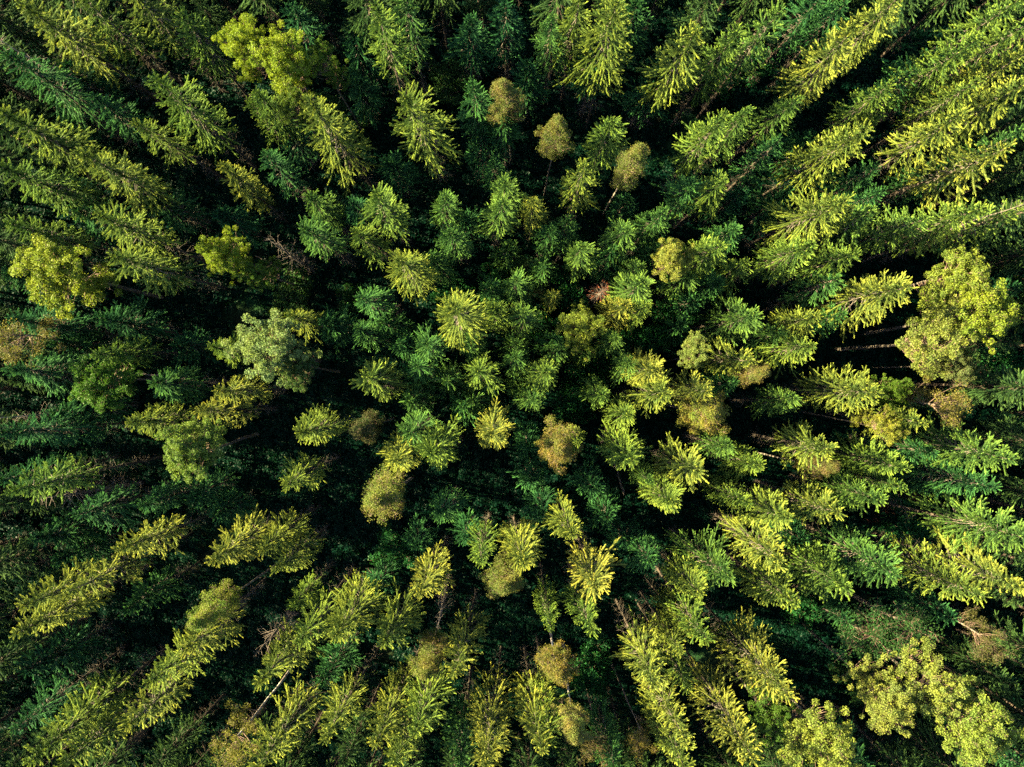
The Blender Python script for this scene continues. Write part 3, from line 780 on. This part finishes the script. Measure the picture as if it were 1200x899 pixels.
# ------------------------------------------------------------------ undergrowth and the forest beyond (uncountable: one object each)
def scatter(name, pts, scales, srcs, colors=None):
    """one object: points that carry instances of the source meshes"""
    me = bpy.data.meshes.new(name)
    me.vertices.add(len(pts)); me.vertices.foreach_set('co', np.asarray(pts, dtype=np.float32).ravel())
    a = me.attributes.new('size', 'FLOAT', 'POINT'); a.data.foreach_set('value', np.asarray(scales, dtype=np.float32))
    b = me.attributes.new('turn', 'FLOAT', 'POINT'); b.data.foreach_set('value', R.uniform(0, 6.28, len(pts)).astype(np.float32))
    o = bpy.data.objects.new(name, me); C.objects.link(o)
    src_col = bpy.data.collections.new(name + '_sources')
    for i, s in enumerate(srcs):
        src_col.objects.link(s)
    ng = bpy.data.node_groups.new(name + '_nodes', 'GeometryNodeTree')
    ng.interface.new_socket('Geometry', in_out='INPUT', socket_type='NodeSocketGeometry')
    ng.interface.new_socket('Geometry', in_out='OUTPUT', socket_type='NodeSocketGeometry')
    N, L = ng.nodes.new, ng.links.new
    gi, go = N('NodeGroupInput'), N('NodeGroupOutput')
    ci = N('GeometryNodeCollectionInfo'); ci.inputs['Collection'].default_value = src_col
    ci.inputs['Separate Children'].default_value = True; ci.inputs['Reset Children'].default_value = True
    ip = N('GeometryNodeInstanceOnPoints'); ip.inputs['Pick Instance'].default_value = True
    sz = N('GeometryNodeInputNamedAttribute'); sz.data_type = 'FLOAT'; sz.inputs['Name'].default_value = 'size'
    tn = N('GeometryNodeInputNamedAttribute'); tn.data_type = 'FLOAT'; tn.inputs['Name'].default_value = 'turn'
    cx = N('ShaderNodeCombineXYZ'); L(tn.outputs['Attribute'], cx.inputs[2])
    e2 = N('FunctionNodeEulerToRotation'); L(cx.outputs[0], e2.inputs[0])
    L(gi.outputs[0], ip.inputs['Points']); L(ci.outputs[0], ip.inputs['Instance'])
    L(e2.outputs[0], ip.inputs['Rotation']); L(sz.outputs['Attribute'], ip.inputs['Scale'])
    L(ip.outputs[0], go.inputs[0])
    md = o.modifiers.new('scatter', 'NODES'); md.node_group = ng
    o['kind'] = 'stuff'
    return o

def src(name, me, color):
    o = bpy.data.objects.new(name, me); o.color = (*color, 1); return o

def undergrowth_mesh(seed, n_cl, spread, hmax, leaf):
    g = np.random.default_rng(seed)
    P = []
    for _ in range(n_cl):
        a = g.uniform(0, 6.28); q = spread * math.sqrt(g.random())
        c = np.array([math.cos(a) * q, math.sin(a) * q, g.uniform(0.1, hmax) * (1 - 0.5 * q / spread)])
        d = unit(g.normal(0, 1, (60, 3)))
        P.append(c + d * (g.uniform(0, 1, (60, 1)) ** 0.5) * np.array([0.38, 0.38, 0.16]))
    P = np.concatenate(P)
    V = leaf_quads(P, leaf, g, 0.9)
    return mesh_from('undergrowth_clump', V, 4, np.arange(len(V)), M_LEAF, g.uniform(0, 1, len(P)), g.uniform(0, 1, len(P)))

ug = [src('clump_source', undergrowth_mesh(81 + i, 26, 1.3, hm, 0.16), c)
      for i, (hm, c) in enumerate([(0.6, (0.014, 0.075, 0.022)), (1.4, (0.018, 0.08, 0.024)), (0.8, (0.035, 0.085, 0.02)), (2.0, (0.015, 0.07, 0.03))])]
n = 10500
ux = R.uniform(-58, 58, n); uy = R.uniform(-46, 46, n)
dens = np.sin(ux * 0.21 + 1) * np.sin(uy * 0.26 + 2) + 0.5 * np.sin(ux * 0.07 - uy * 0.11)
keep = R.uniform(-1.1, 0.9, n) < dens + 0.5
ux, uy = ux[keep], uy[keep]
up_ = np.stack([ux, uy, ground_z(ux, uy)], axis=1)
o = scatter('undergrowth', up_, R.uniform(0.7, 1.5, len(ux)), ug)
o.color = (0.003, 0.024, 0.016, 1)
tag(o, 'emerald green undergrowth and moss covering the dark forest floor', 'undergrowth')

# forest beyond the frame: poisson-ish ring
occ = np.array([(a, b) for a, b, _ in ALL])
ring = []
g = np.random.default_rng(99)
for _ in range(16000):
    x = g.uniform(-95, 95); y = g.uniform(-85, 85)
    if abs(x) < 36.5 and abs(y) < 28.0: continue
    near = abs(x) < 60 and abs(y) < 50
    md_ = 2.9 if near else 3.6
    P = np.array(ring) if ring else np.zeros((0, 2))
    if len(P) and (np.hypot(P[:, 0] - x, P[:, 1] - y) < md_).any(): continue
    if (np.hypot(occ[:, 0] - x, occ[:, 1] - y) < 2.3).any(): continue
    ring.append((x, y))
ring = np.array(ring)
outer_src = []
for i, (fam, k, tone) in enumerate([('n', 0, 1.2), ('n', 1, 0.6), ('n', 2, 1.6), ('n', 3, 1.0), ('b', 2, 1.5), ('n', 4, 0.5)]):
    me_w, me_n, _, _ = SP[fam][k]
    # one mesh with wood and needles for the mass beyond the frame
    def arr(me):
        v = np.empty(len(me.vertices) * 3, dtype=np.float32); me.vertices.foreach_get('co', v)
        l = np.empty(len(me.loops), dtype=np.int32); me.loops.foreach_get('vertex_index', l)
        return v.reshape(-1, 3), l
    v0, l0 = arr(me_w); v1, l1 = arr(me_n)
    nf0, nf1 = len(me_w.polygons), len(me_n.polygons)
    ti = np.zeros(nf1, dtype=np.float32); me_n.attributes['tint'].data.foreach_get('value', ti)
    ag = np.zeros(nf1, dtype=np.float32); me_n.attributes['tip_tone'].data.foreach_get('value', ag)
    me = mesh_from('outer_spruce', np.concatenate([v0, v1]), np.concatenate([np.full(nf0, 4), np.full(nf1, 3)]),
                   np.concatenate([l0, l1 + len(v0)]), None,
                   np.concatenate([np.full(nf0, 0.5), ti]), np.concatenate([np.zeros(nf0), ag]),
                   np.concatenate([np.zeros(nf0), np.ones(nf1)]), [M_BARK, M_NEEDLE])
    outer_src.append(src('outer_source', me, spruce_color(tone)))
o = scatter('spruce_forest', np.stack([ring[:, 0], ring[:, 1], ground_z(ring[:, 0], ring[:, 1])], axis=1), g.uniform(0.66, 0.98, len(ring)), outer_src)
o.color = (0.008, 0.028, 0.014, 1)
tag(o, 'continuing mass of dark spruces filling the forest all round the edges', 'forest')
print('TREES', len(LM), len(SPR), 'ring', len(ring), 'ug', len(ux), 'tris', sum(len(p[1].polygons) for f in SP.values() for p in f))
